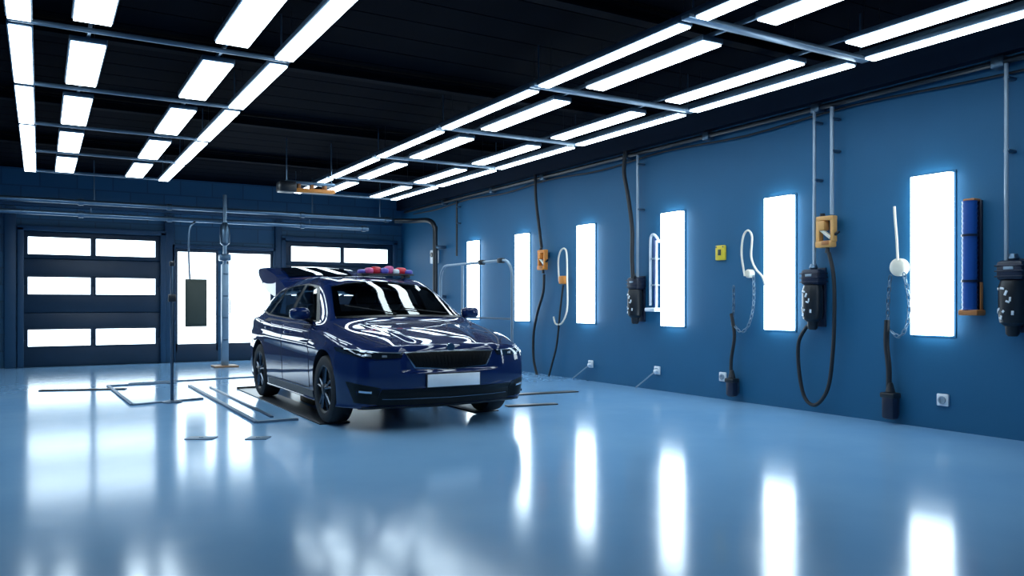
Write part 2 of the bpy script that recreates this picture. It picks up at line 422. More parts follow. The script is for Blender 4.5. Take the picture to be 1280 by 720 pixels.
for s in st:
    h = section(s); ring = [(x, z) for x, z in h] + [(-x, z) for x, z in h[-2:0:-1]]
    n = len(ring); verts += [deform(x, s, z) for x, z in ring]
for i in range(len(st) - 1):
    for k in range(n): faces.append((i * n + k, i * n + (k + 1) % n, (i + 1) * n + (k + 1) % n, (i + 1) * n + k))
def cap(base, s, qs):
    global verts, faces
    h = section(s); ring = [(x, z) for x, z in h] + [(-x, z) for x, z in h[-2:0:-1]]
    zc = 0.5 * (h[0][1] + h[-1][1]); prev = base
    for q in qs:
        o = len(verts); verts += [deform(x * q, s, zc + (z - zc) * q) for x, z in ring]
        for k in range(n): faces.append((prev + k, prev + (k + 1) % n, o + (k + 1) % n, o + k))
        prev = o
    o = len(verts); verts.append(deform(0, s, zc))
    for k in range(n): faces.append((prev + k, prev + (k + 1) % n, o))
cap(0, 0.0, [1 - .05 * k for k in range(1, 20)]); cap((len(st) - 1) * n, CL, (.85, .7, .55, .4, .25, .1))
bvh = BVHTree.FromPolygons(verts, faces)
WS = [(0.90, 'front'), (3.50, 'rear')]
car = thing('car', 'glossy navy blue hatchback car with raised tailgate', 'car', (GX, GY, GZ))
bmb = MB(); bmb.add(verts, faces)
body = bmb.build('body', M['paint'], car, local=True, sharp=60)
body.data.materials.append(M['rubber'])
cut = bpy.data.meshes.new('cutter'); cbm = bmesh.new()
for (s, _) in WS:
    for sx in (-1, 1):
        bmesh.ops.create_cone(cbm, cap_ends=True, segments=48, radius1=.372, radius2=.372, depth=.62, matrix=Matrix.Translation((sx * .87, s - 2.2, .335)) @ Matrix.Rotation(PI / 2, 4, 'Y'))
for f in cbm.faces: f.material_index = 1
bmesh.ops.recalc_face_normals(cbm, faces=cbm.faces[:])
cbm.to_mesh(cut); cbm.free(); cut.materials.append(M['paint']); cut.materials.append(M['rubber'])
co = bpy.data.objects.new('cutter', cut); COL.objects.link(co); co.location = car.location
md = body.modifiers.new('arches', 'BOOLEAN'); md.operation = 'DIFFERENCE'; md.object = co; md.solver = 'EXACT'
bpy.context.view_layer.update()
dg = bpy.context.evaluated_depsgraph_get()
nm = bpy.data.meshes.new_from_object(body.evaluated_get(dg))
body.modifiers.clear(); body.data = nm
bpy.data.objects.remove(co)
# open the window and boot apertures
def inpoly(px, py, P):
    ins = False; j = len(P) - 1
    for i in range(len(P)):
        if (P[i][1] > py) != (P[j][1] > py) and px < (P[j][0] - P[i][0]) * (py - P[i][1]) / (P[j][1] - P[i][1]) + P[i][0]: ins = not ins
        j = i
    return ins
ws_b = [(-.66, 1.01), (-.4, 1.02), (0, 1.025), (.4, 1.02), (.66, 1.01)]
ws_t = [(-.535, 1.325), (-.3, 1.375), (0, 1.392), (.3, 1.375), (.535, 1.325)]
WSP = [(-.615, 1.045), (0, 1.055), (.615, 1.045), (.505, 1.305), (.3, 1.35), (0, 1.368), (-.3, 1.35), (-.505, 1.305)]
SWP = [[(1.62, .998), (2.38, 1.005), (2.38, 1.335), (2.2, 1.318), (2.01, 1.288)], [(2.53, 1.008), (3.33, 1.035), (3.20, 1.308), (2.9, 1.328), (2.53, 1.332)], [(3.455, 1.045), (3.80, 1.085), (3.60, 1.27), (3.31, 1.293)]]
bm = bmesh.new(); bm.from_mesh(nm); kill = []
for f in bm.faces:
    c = f.calc_center_median(); s_ = c.y + 2.2
    if s_ > 3.8 and abs(f.normal.y) > .3 and abs(c.x) < .47 and .78 < c.z < 1.30: kill.append(f); continue
    if c.z < .98: continue
    if s_ < 2.05 and abs(f.normal.y) > .3 and abs(f.normal.x) < .6 and inpoly(c.x, c.z, WSP): kill.append(f)
    elif abs(f.normal.x) > .6 and any(inpoly(s_, c.z, P) for P in SWP): kill.append(f)
bmesh.ops.delete(bm, geom=kill, context='FACES'); bm.to_mesh(nm); bm.free()
nm.polygons.foreach_set('use_smooth', [True] * len(nm.polygons)); nm.set_sharp_from_angle(angle=math.radians(50))

def resample(pts, n):
    pts = [Vector(p) for p in pts]; d = [0]
    for i in range(1, len(pts)): d.append(d[-1] + (pts[i] - pts[i - 1]).length)
    out = []
    for k in range(n + 1):
        t = d[-1] * k / n; i = 0
        while i < len(pts) - 2 and t > d[i + 1]: i += 1
        seg = d[i + 1] - d[i]; out.append(pts[i].lerp(pts[i + 1], 0 if seg == 0 else (t - d[i]) / seg))
    return out
def shoot(mode, a, b):
    if mode == 'front': o, d = Vector((a, -5, b)), Vector((0, 1, 0))
    elif mode == 'rear': o, d = Vector((a, 5, b)), Vector((0, -1, 0))
    elif mode == 'top': o, d = Vector((a, b - 2.2, 4)), Vector((0, 0, -1))
    elif mode == 'right': o, d = Vector((-4, a - 2.2, b)), Vector((1, 0, 0))
    else: o, d = Vector((4, a - 2.2, b)), Vector((-1, 0, 0))
    h, nn, _, _ = bvh.ray_cast(o, d)
    if h is None: return None, None
    if nn.dot(d) > 0: nn = -nn
    return h, nn
def patch(mode, bot, top, off, nn=16, mm=8, mb=None, skirt=True):
    mb = mb or MB(); b = resample(bot, nn); t = resample(top, nn); G = []; U = []
    for j in range(mm + 1):
        row = []; low = []
        for i in range(nn + 1):
            q = b[i].lerp(t[i], j / mm); h, no = shoot(mode, q.x, q.y)
            row.append(None if h is None else h + no * off); low.append(None if h is None else h - no * 0.01)
        G.append(row); U.append(low)
    vs = []; idx = {}
    def vid(k, p):
        if k not in idx: idx[k] = len(vs); vs.append(p)
        return idx[k]
    fs = []
    for j in range(mm):
        for i in range(nn):
            q = [(j, i), (j, i + 1), (j + 1, i + 1), (j + 1, i)]
            if any(G[a][c_] is None for a, c_ in q): continue
            fs.append([vid(('g',) + k, G[k[0]][k[1]]) for k in q])
    per = [(0, i) for i in range(nn)] + [(j, nn) for j in range(mm)] + [(mm, i) for i in range(nn, 0, -1)] + [(j, 0) for j in range(mm, 0, -1)]
    for k in range(len(per) if skirt else 0):
        a, c_ = per[k], per[(k + 1) % len(per)]
        if G[a[0]][a[1]] is None or G[c_[0]][c_[1]] is None: continue
        fs.append([vid(('g',) + a, G[a[0]][a[1]]), vid(('g',) + c_, G[c_[0]][c_[1]]), vid(('u',) + c_, U[c_[0]][c_[1]]), vid(('u',) + a, U[a[0]][a[1]])])
    mb.add(vs, fs); return mb
def part(mb, name, m, parent=car): return mb.build(name, m, parent, local=True, sharp=40)

# glass
wsg = part(patch('front', ws_b, ws_t, .005, 28, 14, None, False), 'windscreen', M['glass'])
fr = MB()
patch('front', [(-.66, 1.01), (0, 1.025), (.66, 1.01)], [(-.60, 1.06), (0, 1.07), (.60, 1.06)], .003, 24, 2, fr, False)
patch('front', [(-.49, 1.29), (-.3, 1.335), (0, 1.353), (.3, 1.335), (.49, 1.29)], ws_t, .003, 24, 2, fr, False)
for sg in (-1, 1): patch('front', [(sg * .66, 1.01), (sg * .59, 1.03)], [(sg * .535, 1.325), (sg * .485, 1.315)], .003, 2, 14, fr, False)
part(fr, 'windscreen_border', M['gloss'], wsg)
part(patch('front', [(-.66, .99), (0, 1.005), (.66, .99)], [(-.66, 1.009), (0, 1.023), (.66, 1.009)], .006, 24, 2), 'cowl', M['gloss'])
for (a, b) in (((-.05, 1.005), (-.52, 1.09)), ((.5, 1.005), (.06, 1.06))):
    pts = []
    for k in range(10):
        t = k / 9; h, no = shoot('front', a[0] + (b[0] - a[0]) * t, a[1] + .02 + (b[1] - a[1]) * t); pts.append(h + no * .016)
    part(MB().tube(pts, .007, 6), 'wiper', M['rubber'])
for side in ('right', 'left'):
    sr = MB()
    for bb, tt, a_, b_ in (([(1.40, .955), (2.4, .968), (3.4, 1.0), (3.95, 1.06)], [(1.52, 1.0), (2.4, 1.01), (3.4, 1.045), (3.87, 1.10)], 30, 2),
                           ([(1.92, 1.275), (2.4, 1.33), (3.2, 1.303), (3.64, 1.265)], [(1.98, 1.335), (2.4, 1.372), (3.2, 1.345), (3.70, 1.305)], 26, 2),
                           ([(1.40, .955), (1.66, .985)], [(1.93, 1.31), (2.04, 1.30)], 3, 12), ([(2.37, .98), (2.54, .98)], [(2.37, 1.36), (2.54, 1.355)], 3, 10),
                           ([(3.32, 1.01), (3.46, 1.02)], [(3.19, 1.335), (3.315, 1.32)], 3, 10), ([(3.78, 1.05), (3.95, 1.06)], [(3.57, 1.31), (3.70, 1.305)], 3, 8)):
        patch(side, bb, tt, .002, a_, b_, sr, False)
    part(sr, 'window_surround', M['gloss'])
    part(patch(side, [(1.52, .972), (2.0, .975), (2.40, .982)], [(1.99, 1.305), (2.2, 1.338), (2.40, 1.352)], .005, 16, 8, None, False), 'side_window', M['glass'])
    part(patch(side, [(2.50, .985), (3.0, 1.0), (3.36, 1.015)], [(2.50, 1.352), (2.9, 1.348), (3.22, 1.325)], .005, 16, 8, None, False), 'side_window', M['glass'])
    part(patch(side, [(3.42, 1.02), (3.85, 1.065)], [(3.28, 1.325), (3.63, 1.297)], .005, 8, 8, None, False), 'side_window', M['glass'])
    # doors
    for (bb, tt, hs, hz) in (([(1.40, .30), (2.43, .30)], [(1.42, .915), (2.43, .935)], 2.28, .83), ([(2.455, .30), (3.02, .30)], [(2.455, .937), (3.32, .965)], 3.10, .86)):
        dr = part(patch(side, bb, tt, .0035, 20, 22), 'car_door', M['paint'])
        g = .007
        part(patch(side, [(bb[0][0] - g, bb[0][1] - g), (bb[1][0] + g, bb[1][1] - g)], [(tt[0][0] - g, tt[0][1] + g), (tt[1][0] + g, tt[1][1] + g)], .0015, 20, 22), 'door_seal', M['rubber'], dr)
        hb = MB(); pts = []
        for k in range(7):
            t = k / 6; h, no = shoot(side, hs - .19 + .19 * t, hz); pts.append(h + no * (.012 + .022 * math.sin(PI * t)))
        part(hb.tube(pts, [.008, .013, .015, .015, .015, .013, .008], 8), 'door_handle', M['paint'], dr)
    sg = -1 if side == 'right' else 1
    part(patch(side, [(1.28, .205), (3.06, .205)], [(1.28, .275), (3.06, .275)], .006, 20, 3), 'side_skirt', M['gloss'])
    mo = part(MB().ball((sg * .925, 1.56 - 2.2, 1.04), (.095, .065, .062), .65), 'door_mirror', M['paint'])
    part(MB().tube([(sg * .79, 1.60 - 2.2, .95), (sg * .86, 1.58 - 2.2, .985), (sg * .90, 1.57 - 2.2, 1.0)], .022), 'mirror_arm', M['gloss'], mo)
    part(MB().box((sg * .925, 1.622 - 2.2, 1.04), (.15, .012, .095), .01), 'mirror_glass', M['dchrome'], mo)
    # front lamps
    hl = part(patch('front', [(sg * .46, .655), (sg * .65, .645), (sg * .79, .662), (sg * .872, .706)], [(sg * .44, .703), (sg * .65, .710), (sg * .80, .725), (sg * .872, .742)], .006, 22, 6), 'headlight', M['lamp'])
    part(patch('front', [(sg * .46, .696), (sg * .65, .702), (sg * .84, .725)], [(sg * .46, .701), (sg * .65, .708), (sg * .84, .732)], .009, 14, 2), 'daytime_lamp', M['lampref'], hl)
    part(patch('front', [(sg * .58, .660), (sg * .62, .662)], [(sg * .58, .678), (sg * .62, .682)], .009, 6, 3), 'reflector', M['lampref'], hl)
    part(patch('front', [(sg * .70, .666), (sg * .745, .672)], [(sg * .70, .686), (sg * .745, .691)], .009, 6, 3), 'reflector', M['lampref'], hl)
    fg = part(patch('front', [(sg * .63, .235), (sg * .81, .26)], [(sg * .63, .39), (sg * .85, .44)], .004, 10, 6), 'fog_light_recess', M['gloss'])
    part(patch('front', [(sg * .70, .345), (sg * .79, .355)], [(sg * .70, .362), (sg * .79, .372)], .009, 6, 3), 'fog_lamp', M['lampref'], fg)
    # bonnet gap
    bg = [(sg * .50, .09), (sg * .62, .35), (sg * .69, .75), (sg * .72, 1.12)]
    part(patch('top', [(x - .005, q) for x, q in bg], [(x + .005, q) for x, q in bg], .0015, 24, 1), 'bonnet_seam', M['rubber'])
    part(patch('rear', [(sg * .52, .80), (sg * .70, .80)], [(sg * .52, .92), (sg * .68, .92)], .006, 8, 4), 'tail_light', M['red'])
# grille
part(patch('front', [(-.35, .560), (0, .535), (.35, .560)], [(-.43, .706), (0, .716), (.43, .706)], .003, 24, 8), 'grille_surround', M['mchrome'])
gr = part(patch('front', [(-.338, .569), (0, .545), (.338, .569)], [(-.415, .693), (0, .703), (.415, .693)], .006, 24, 8), 'grille', M['gloss'])
gs = MB()
for k in range(-10, 11):
    x = k * .032
    patch('front', [(x - .003, .574), (x + .003, .574)], [(x * 1.14 - .003, .687), (x * 1.14 + .003, .687)], .010, 1, 5, gs)
part(gs, 'grille_slats', M['gloss'], gr)
part(patch('front', [(-.64, .228), (0, .218), (.64, .228)], [(-.62, .378), (0, .375), (.62, .378)], .004, 28, 8), 'lower_intake', M['gloss'])
part(patch('front', [(-.60, .283), (0, .276), (.60, .283)], [(-.595, .291), (0, .284), (.595, .291)], .010, 28, 1), 'intake_bar', M['dchrome'])
part(patch('front', [(-.76, .195), (0, .185), (.76, .195)], [(-.76, .222), (0, .212), (.76, .222)], .012, 24, 2), 'lower_lip', M['black'])
h, no = shoot('front', 0, .74)
part(MB().lathe([(.038, 0), (.038, .012), (.03, .016)], 'y', h + Vector((0, -.018, 0)), 20), 'bonnet_badge', M['chrome'])
part(MB().box((0, -2.2 - .014, .445), (.50, .014, .115), .004), 'number_plate', M['plate'])
part(MB().box((0, -2.2 - .002, .445), (.52, .018, .13), .004), 'plate_holder', M['black'])
bf = MB()
patch('rear', [(-.50, .74), (.50, .74)], [(-.50, .80), (.50, .80)], .003, 12, 2, bf, False)
patch('rear', [(-.50, 1.28), (.50, 1.28)], [(-.50, 1.33), (.50, 1.33)], .003, 12, 2, bf, False)
for sg in (-1, 1): patch('rear', [(sg * .44, .74), (sg * .51, .74)], [(sg * .44, 1.32), (sg * .51, 1.32)], .003, 2, 12, bf, False)
part(bf, 'boot_seal', M['rubber'])
# cabin
part(MB().box((0, 2.5 - 2.2, .36), (1.45, 2.4, .06), .02), 'cabin_floor', M['black'])
part(MB().box((0, 1.50 - 2.2, .84), (1.36, .42, .24), .07), 'dashboard', M['black'])
sw = [(.36 + .17 * math.cos(a), 1.84 - 2.2 + .06 * math.sin(a), .98 + .155 * math.sin(a)) for a in [2 * PI * k / 24 for k in range(24)]]
part(MB().tube(sw, .016, 8, True).tube([(.36, 1.70 - 2.2, .92), (.36, 1.83 - 2.2, .98)], .03, 8).tube([(.20, 1.84 - 2.2, .98), (.52, 1.84 - 2.2, .98)], .014, 6), 'steering_wheel', M['black'])
R15 = Matrix.Rotation(math.radians(-14), 3, 'X')
for sx in (-.36, .36):
    for s0, w_ in ((2.15, .5), (2.95, .52)):
        se = part(MB().box((sx, s0 - 2.2, .52), (w_, .5, .16), .05).box((sx, s0 + .30 - 2.2, .84), (w_, .13, .60), .05, R15), 'car_seat', M['seat'])
        part(MB().box((sx, s0 + .385 - 2.2, 1.215), (.26, .09, .15), .035, R15), 'headrest', M['seat'], se)
part(MB().ball((0, 1.82 - 2.2, 1.29), (.11, .02, .032), .7, 16), 'rear_view_mirror', M['black'])
# raised tailgate
outp = [(3.76, 1.392), (3.93, 1.478), (4.2, 1.575), (4.5, 1.645), (4.75, 1.67), (4.95, 1.65), (5.0, 1.60)]
inp = [(3.80, 1.36), (3.95, 1.29), (4.15, 1.275), (4.42, 1.34), (4.66, 1.445), (4.84, 1.53), (4.97, 1.575)]
wid = [.53, .55, .57, .59, .60, .60, .58]
tg = MB(); NX = 14; vs = []
for pr in (outp, inp):
    for i, (s, z) in enumerate(pr):
        for k in range(NX + 1):
            q = -1 + 2 * k / NX; vs.append((q * wid[i], s - 2.2 - .05 * q * q, z - .035 * q * q))
fs = []; m_ = len(outp); C1 = NX + 1
for i in range(m_ - 1):
    for k in range(NX):
        a = i * C1 + k; fs.append((a, a + 1, a + 1 + C1, a + C1)); b = a + m_ * C1; fs.append((b, b + C1, b + C1 + 1, b + 1))
    for k in (0, NX):
        a = i * C1 + k; b = a + m_ * C1; fs.append((a, a + C1, b + C1, b))
for i in (0, m_ - 1):
    for k in range(NX):
        a = i * C1 + k; b = a + m_ * C1; fs.append((a, b, b + 1, a + 1))
tg.add(vs, fs); tgo = part(tg, 'tailgate', M['paint'])
gl = MB(); rows = []
for (s, z) in ((4.02, 1.524), (4.12, 1.560), (4.25, 1.602), (4.45, 1.650)):
    rows.append([Vector((q * .42, s - 2.2 - .05 * q * q, z - .02 * q * q)) for q in [-1 + k / 5 for k in range(11)]])
gl.grid(rows); part(gl, 'rear_window', M['dglass'], tgo)
for sg in (-1, 1):
    part(MB().tube([(sg * .50, 4.05 - 2.2, 1.12), (sg * .53, 4.15 - 2.2, 1.30)], .012, 8), 'gas_strut', M['dsteel'])
    part(MB().box((sg * .35, 4.985 - 2.2, 1.607), (.3, .05, .04), .012), 'tail_lamp', M['red'], tgo)
# wheels
for (s, _) in WS:
    for sg in (-1, 1):
        cx, cy, cz = sg * .785, s - 2.2, .325
        wo = part(MB().lathe([(.222, -.095), (.285, -.105), (.315, -.088), (.325, -.05), (.325, .05), (.315, .088), (.285, .105), (.222, .095)], 'x', (cx, cy, cz), 48, True), 'wheel', M['tyre'])
        part(MB().lathe([(.224, -sg * .09), (.21, -sg * .08), (.2, 0), (.21, sg * .085), (.228, sg * .098), (.232, sg * .09)], 'x', (cx, cy, cz), 40, True), 'rim', M['black'], wo)
        part(MB().lathe([(.20, -.012), (.20, .012)], 'x', (cx + sg * .01, cy, cz), 36), 'brake_disc', M['black'], wo)
        for k in range(5):
            a0 = 2 * PI * k / 5 + .3; sp = MB()
            for da in (-.17, .17):
                a = a0 + da
                p0 = Vector((cx + sg * .085, cy + math.cos(a0) * .05, cz + math.sin(a0) * .05)); p1 = Vector((cx + sg * .08, cy + math.cos(a) * .212, cz + math.sin(a) * .212))
                sp.tube([p0, (p0 + p1) / 2, p1], [.022, .016, .014], 8)
            part(sp, 'spoke', M['dchrome'], wo)
        part(MB().lathe([(.06, .0), (.055, sg * .02), (.03, sg * .028)], 'x', (cx + sg * .08, cy, cz), 24), 'hub_cap', M['black'], wo)
def alldesc(o):
    for c in o.children:
        yield c
        yield from alldesc(c)
for c in alldesc(car): c.data.transform(Matrix.Scale(XS, 4, (1, 0, 0)))

# lamp cluster on the roof
def rz(x, s=2.3):
    h, _n = shoot('top', x / XS, s); return h.z + GZ
LBX = .25
BT = GZ + 1.476
lb = thing('light_bar', 'low red, pink and violet lamp cluster lying across the car roof', 'light bar', (GX + LBX, GY + .1, rz(LBX)))
for x in (LBX - .27, LBX + .25):
    MB().box((GX + x, GY + .1, (rz(x) + BT) / 2 + .004), (.07, .12, max(.010, BT - rz(x) - .002)), .004).build('foot', M['black'], lb)
MB().box((GX + LBX, GY + .1, BT + .008), (.66, .16, .018), .008).build('base', M['black'], lb)
for k, (mm_, xx, yy, ww, hh) in enumerate((('violet', -.29, .02, .10, .05), ('pink', -.215, -.01, .10, .07), ('red', -.12, .02, .14, .085), ('violet', -.03, -.02, .10, .07), ('pink', .045, .02, .12, .095), ('white', .115, -.02, .08, .06), ('red', .19, .01, .14, .08), ('violet', .275, -.01, .11, .055))):
    MB().ball((GX + LBX + xx, GY + .1 + yy, BT + .014 + hh * .5), (ww * .5, .058, hh * .55), .75, 16).build('lens', M[mm_], lb)

# ------------------------------------------------------------------ floor platform and rails
for i, (x, lab) in enumerate(((GX - .83, 'dark steel runway plate under the car wheels nearest the camera side'), (GX + .83, 'dark steel runway plate under the car wheels nearest the right wall'))):
    t = thing('runway_plate', lab, 'runway', (x, 9.35, 0), 'runway plates under the car')
    MB().box((x, 9.35, .0058), (.30, 3.74, .0116), .003).build('plate', M['black'], t)
    MB().box((x, 11.20, .02), (.30, .04, .02), .006).build('end_stop', M['black'], t)
def fbar(pts, w, h, name, label, cat, m, grp=None):
    mb = MB()
    for a, b in zip(pts[:-1], pts[1:]): mb.bar(Vector((a[0], a[1], h / 2)), Vector((b[0], b[1], h / 2)), w, h, .003)
    return tag(mb.build(name, m, loc=(pts[0][0], pts[0][1], 0)), label, cat, grp)
fbar([(1.80, 11.9), (1.80, 7.9), (2.20, 7.9)], .05, .022, 'floor_rail', 'steel floor rail turning in beside the car front wheel', 'floor rail', M['railgrey'])
fbar([(2.02, 11.6), (2.02, 8.2)], .035, .018, 'floor_rail', 'thin floor rail running straight close along the car side', 'floor rail', M['dsteel'])
fbar([(1.70, 10.25), (.90, 10.0), (.82, 12.5), (1.70, 12.5)], .045, .018, 'floor_rail', 'grey three sided floor frame left of the car', 'floor rail', M['railgrey'])
fbar([(.0, 12.3), (1.0, 11.95)], .12, .014, 'floor_strip', 'dark flat strip on the floor left of the grey frame', 'floor strip', M['black'])
fbar([(1.1, 12.7), (2.9, 12.9)], .06, .016, 'floor_rail', 'thin grey rail on the floor behind the car', 'floor rail', M['railgrey'])
fbar([(4.6, 8.75), (6.05, 8.6)], .14, .014, 'floor_strip', 'dark flat strip on the floor right of the car', 'floor strip', M['black'])
fbar([(4.5, 7.75), (5.1, 7.65)], .12, .014, 'floor_strip', 'short dark flat strip by the car front wheel on the right', 'floor strip', M['black'])
for (u0, u1, v, lab) in ((234, 269, 548, 'larger small dark plate lying on the open floor before the car'), (309, 336, 548, 'smaller dark plate lying on the open floor nearest the car bumper')):
    a, b = fp(u0, v), fp(u1, v)
    t = thing('floor_plate', lab, 'floor plate', ((a.x + b.x) / 2, (a.y + b.y) / 2, 0), 'small floor plates')
    MB().bar(Vector((a.x, a.y, .004)), Vector((b.x, b.y, .004)), .14, .008, .003).build('plate', M['railgrey'], t)
    MB().lathe([(.02, 0), (.016, .005)], 'z', ((a.x + b.x) / 2, (a.y + b.y) / 2, .008), 12).build('bolt_head', M['dsteel'], t)
# stand pole
p = fp(215, 503)
t = thing('stand_pole', 'thin dark upright pole standing on the floor left of the car', 'pole', (p.x, p.y, 0))
MB().lathe([(.11, 0), (.11, .012), (.03, .03)], 'z', (p.x, p.y, 0), 20).build('base', M['dsteel'], t)
MB().tube([(p.x, p.y, .02), (p.x, p.y, 1.64)], .018, 10).build('pole', M['dsteel'], t)
MB().box((p.x, p.y, 1.22), (.08, .07, .09), .01).build('clamp', M['black'], t)
MB().box((p.x, p.y, 1.62), (.055, .055, .06), .012).build('pole_cap', M['black'], t)
# red lift pad under sill
t = thing('lift_pad', 'low red lifting pad under the car sill between the wheels', 'lifting pad', (2.82, 9.25, 0))
MB().box((2.82, 9.25, .035), (.30, .5, .07), .01).build('base', M['rust'], t)
MB().lathe([(.07, 0), (.07, .05), (.09, .06), (.09, .085)], 'z', (2.82, 9.25, .07), 20).build('rubber_pad', M['rubber'], t)

# arch stand right of car
t = thing('arch_stand', 'steel tube arch standing on the floor between car and right wall', 'stand', (5.4, 10.2, 0))
pa, pb, zt, rr = 9.15, 11.35, 1.74, .22
arc1 = [(5.4, pa + rr - rr * math.cos(a), zt - rr + rr * math.sin(a)) for a in [PI / 2 * k / 8 for k in range(9)]]
arc2 = [(5.4, pb - rr + rr * math.cos(a), zt - rr + rr * math.sin(a)) for a in [PI / 2 * k / 8 for k in range(8, -1, -1)]]
MB().tube([(5.4, pa, .03)] + arc1 + arc2 + [(5.4, pb, .03)], .02, 10).build('arch_tube', M['alu'], t)
MB().tube([(5.4, 10.6, zt), (5.4, 10.6, .03)], .018, 10).build('middle_post', M['alu'], t)
MB().tube([(5.4, pa + .02, .95), (5.4, pb - .02, .95)], .014, 8).build('cross_tube', M['dsteel'], t)
for yy in (pa, 10.6, pb): MB().box((5.4, yy, .015), (.22, .14, .03), .006).build('foot', M['black'], t)
for yy in (pa + .3, 10.0): MB().box((5.4, yy, zt), (.08, .1, .07), .015).build('clamp', M['black'], t)

# ------------------------------------------------------------------ overhead pipes at the back
for i, (v, lab, rad) in enumerate(((247, 'upper grey steel pipe running across in front of the garage doors', .04), (263, 'lower grey steel pipe running across in front of the garage doors', .04))):
    z = yp(0, v, 15.5).z
    t = thing('overhead_pipe', lab, 'pipe', (2.0, 15.5, z), 'pipes across the back')
    xe = 6.25 - i * .5
    MB().tube([(LX + .02, 15.5, z), (xe, 15.5, z)], rad, 14).build('pipe', M['pipe'], t)
    for x in (-1.5, .6, 2.0, 4.4, xe - .1): MB().lathe([(rad + .018, -.04), (rad + .018, .04)], 'x', (x, 15.5, z), 18).build('collar', M['dsteel'], t)
    if i == 0:
        for x in (-1.4, .8, 4.6, 6.0): MB().tube([(x, 15.5, z + rad), (x, 15.5, CEIL)], .012, 6).build('hanger', M['dsteel'], t)
    else:
        for x in (-1.45, .75, 4.55): MB().tube([(x, 15.5, z + rad), (x, 15.5, z + .125)], .012, 6).build('hanger', M['dsteel'], t)
# lift column
cx = yp(281, 380, 15.3).x
t = thing('lift_column', 'tall grey steel post standing before the bright double door', 'post', (cx, 15.3, 0))
MB().box((cx, 15.3, .015), (.42, .4, .03), .006).build('base_plate', M['wood'], t)
MB().box((cx, 15.3, .95), (.12, .12, 1.86), .015).build('lower_post', M['alu'], t)
MB().box((cx, 15.3, 2.5), (.06, .06, 1.3), .01).build('upper_post', M['alu'], t)
MB().lathe([(.04, -.20), (.085, -.16), (.095, 0), (.085, .14), (.04, .22)], 'z', (cx, 15.3, 2.42), 20).build('motor_housing', M['dsteel'], t)
MB().box((cx, 15.3, 2.0), (.20, .17, .12), .02).build('carriage', M['dsteel'], t)
for z in (.5, .9, 1.3, 1.7): MB().box((cx, 15.235, z), (.09, .016, .025), .004).build('rung', M['dsteel'], t)
# hanging board
pb_ = yp(245, 380, 15.0)
t = thing('hanging_board', 'dark olive board hanging on a bent rod before the double door', 'board', (pb_.x, 15.0, .75))
MB().box((pb_.x, 15.0, 1.17), (.36, .05, .84), .012).build('board', M['olive'], t)
MB().box((pb_.x, 14.965, 1.17), (.28, .02, .74), .006).build('face_panel', M['olive'], t)
MB().tube(smooth([(pb_.x - .10, 15.0, 1.56), (pb_.x - .12, 15.0, 2.0), (pb_.x - .11, 15.0, 2.45), (pb_.x - .02, 15.06, 2.6), (pb_.x + .05, 15.44, 2.64)]), .016, 8).build('rod', M['dsteel'], t)
# overhead unit
a, b = yp(348, 233, 12.0), yp(418, 239, 12.0)
t = thing('overhead_heater', 'dark overhead unit with an orange bar hanging from the ceiling', 'overhead unit', ((a.x + b.x) / 2, 12.0, a.z))
MB().box((a.x + .12, 12.0, a.z), (.26, .24, .16), .03).build('motor_box', M['black'], t)
MB().bar(Vector((a.x + .2, 12, a.z - .04)), Vector((b.x, 12, b.z - .02)), .12, .06, .012).build('orange_bar', M['orange'], t)
MB().bar(Vector((a.x + .1, 12, a.z + .08)), Vector((b.x, 12, b.z + .08)), .10, .05, .01).build('top_channel', M['dsteel'], t)
for x in (a.x + .12, b.x - .05): MB().tube([(x, 12, a.z + .06), (x, 12, CEIL)], .01, 6).build('hanger', M['dsteel'], t)
for k in range(3):
    x = a.x + .3 + k * .2
    MB().box((x, 12, a.z + .02), (.05, .1, .08), .01).build('bracket', M['rust'], t)
# corner down pipe with little box
t = thing('down_pipe', 'black pipe dropping down the right wall near the back corner', 'pipe', (6.87, 14.7, 0))
MB().tube(smooth([(6.32, 15.5, 2.87), (6.65, 15.3, 2.87), (6.82, 14.9, 2.85), (6.87, 14.72, 2.7), (6.87, 14.7, 2.4), (6.87, 14.7, .02)], 5), .05, 12).build('pipe', M['black'], t)
MB().lathe([(.10, 0), (.10, .02), (.06, .05)], 'z', (6.87, 14.7, 0), 16).build('floor_flange', M['dsteel'], t)
for z in (1.3, 2.3): MB().box((6.975, 14.7, z), (.22, .13, .06), .008).build('clamp', M['dsteel'], t)
q = wp(541, 321, .1)
t = thing('white_wall_box', 'small white box on the wall beside the black down pipe', 'wall box', (W, q.y, q.z - .13))
wc = MB().box((W - .06, q.y, q.z), (.12, .22, .28), .02).build('case', M['white'], t)
MB().lathe([(.05, 0), (.045, -.02)], 'x', (W - .12, q.y, q.z + .04), 16).build('lens', M['black'], wc)
# dark pipe along the top of the right wall
t = thing('wall_pipe', 'black pipe run along the top of the right wall', 'pipe', (W, 9.0, 3.05))
MB().tube([(W - .09, 2.4, 3.2), (W - .09, 16.6, 3.2)], .028, 10).build('pipe', M['black'], t)
MB().tube(smooth([(W - .05, 2.4, 3.1)] + [(W - .05, 2.4 + 1.4 * k, 3.1 + (.0 if k % 2 else .05)) for k in range(1, 10)] + [(W - .05, 16.2, 3.12)], 4), .012, 6).build('cable', M['rubber'], t)
for yy in (3.75, 5.6, 7.2, 8.75, 10.9, 12.6, 14.6): MB().box((W - .07, yy, 3.2), (.11, .11, .10), .015).build('junction_box', M['dsteel'], t)

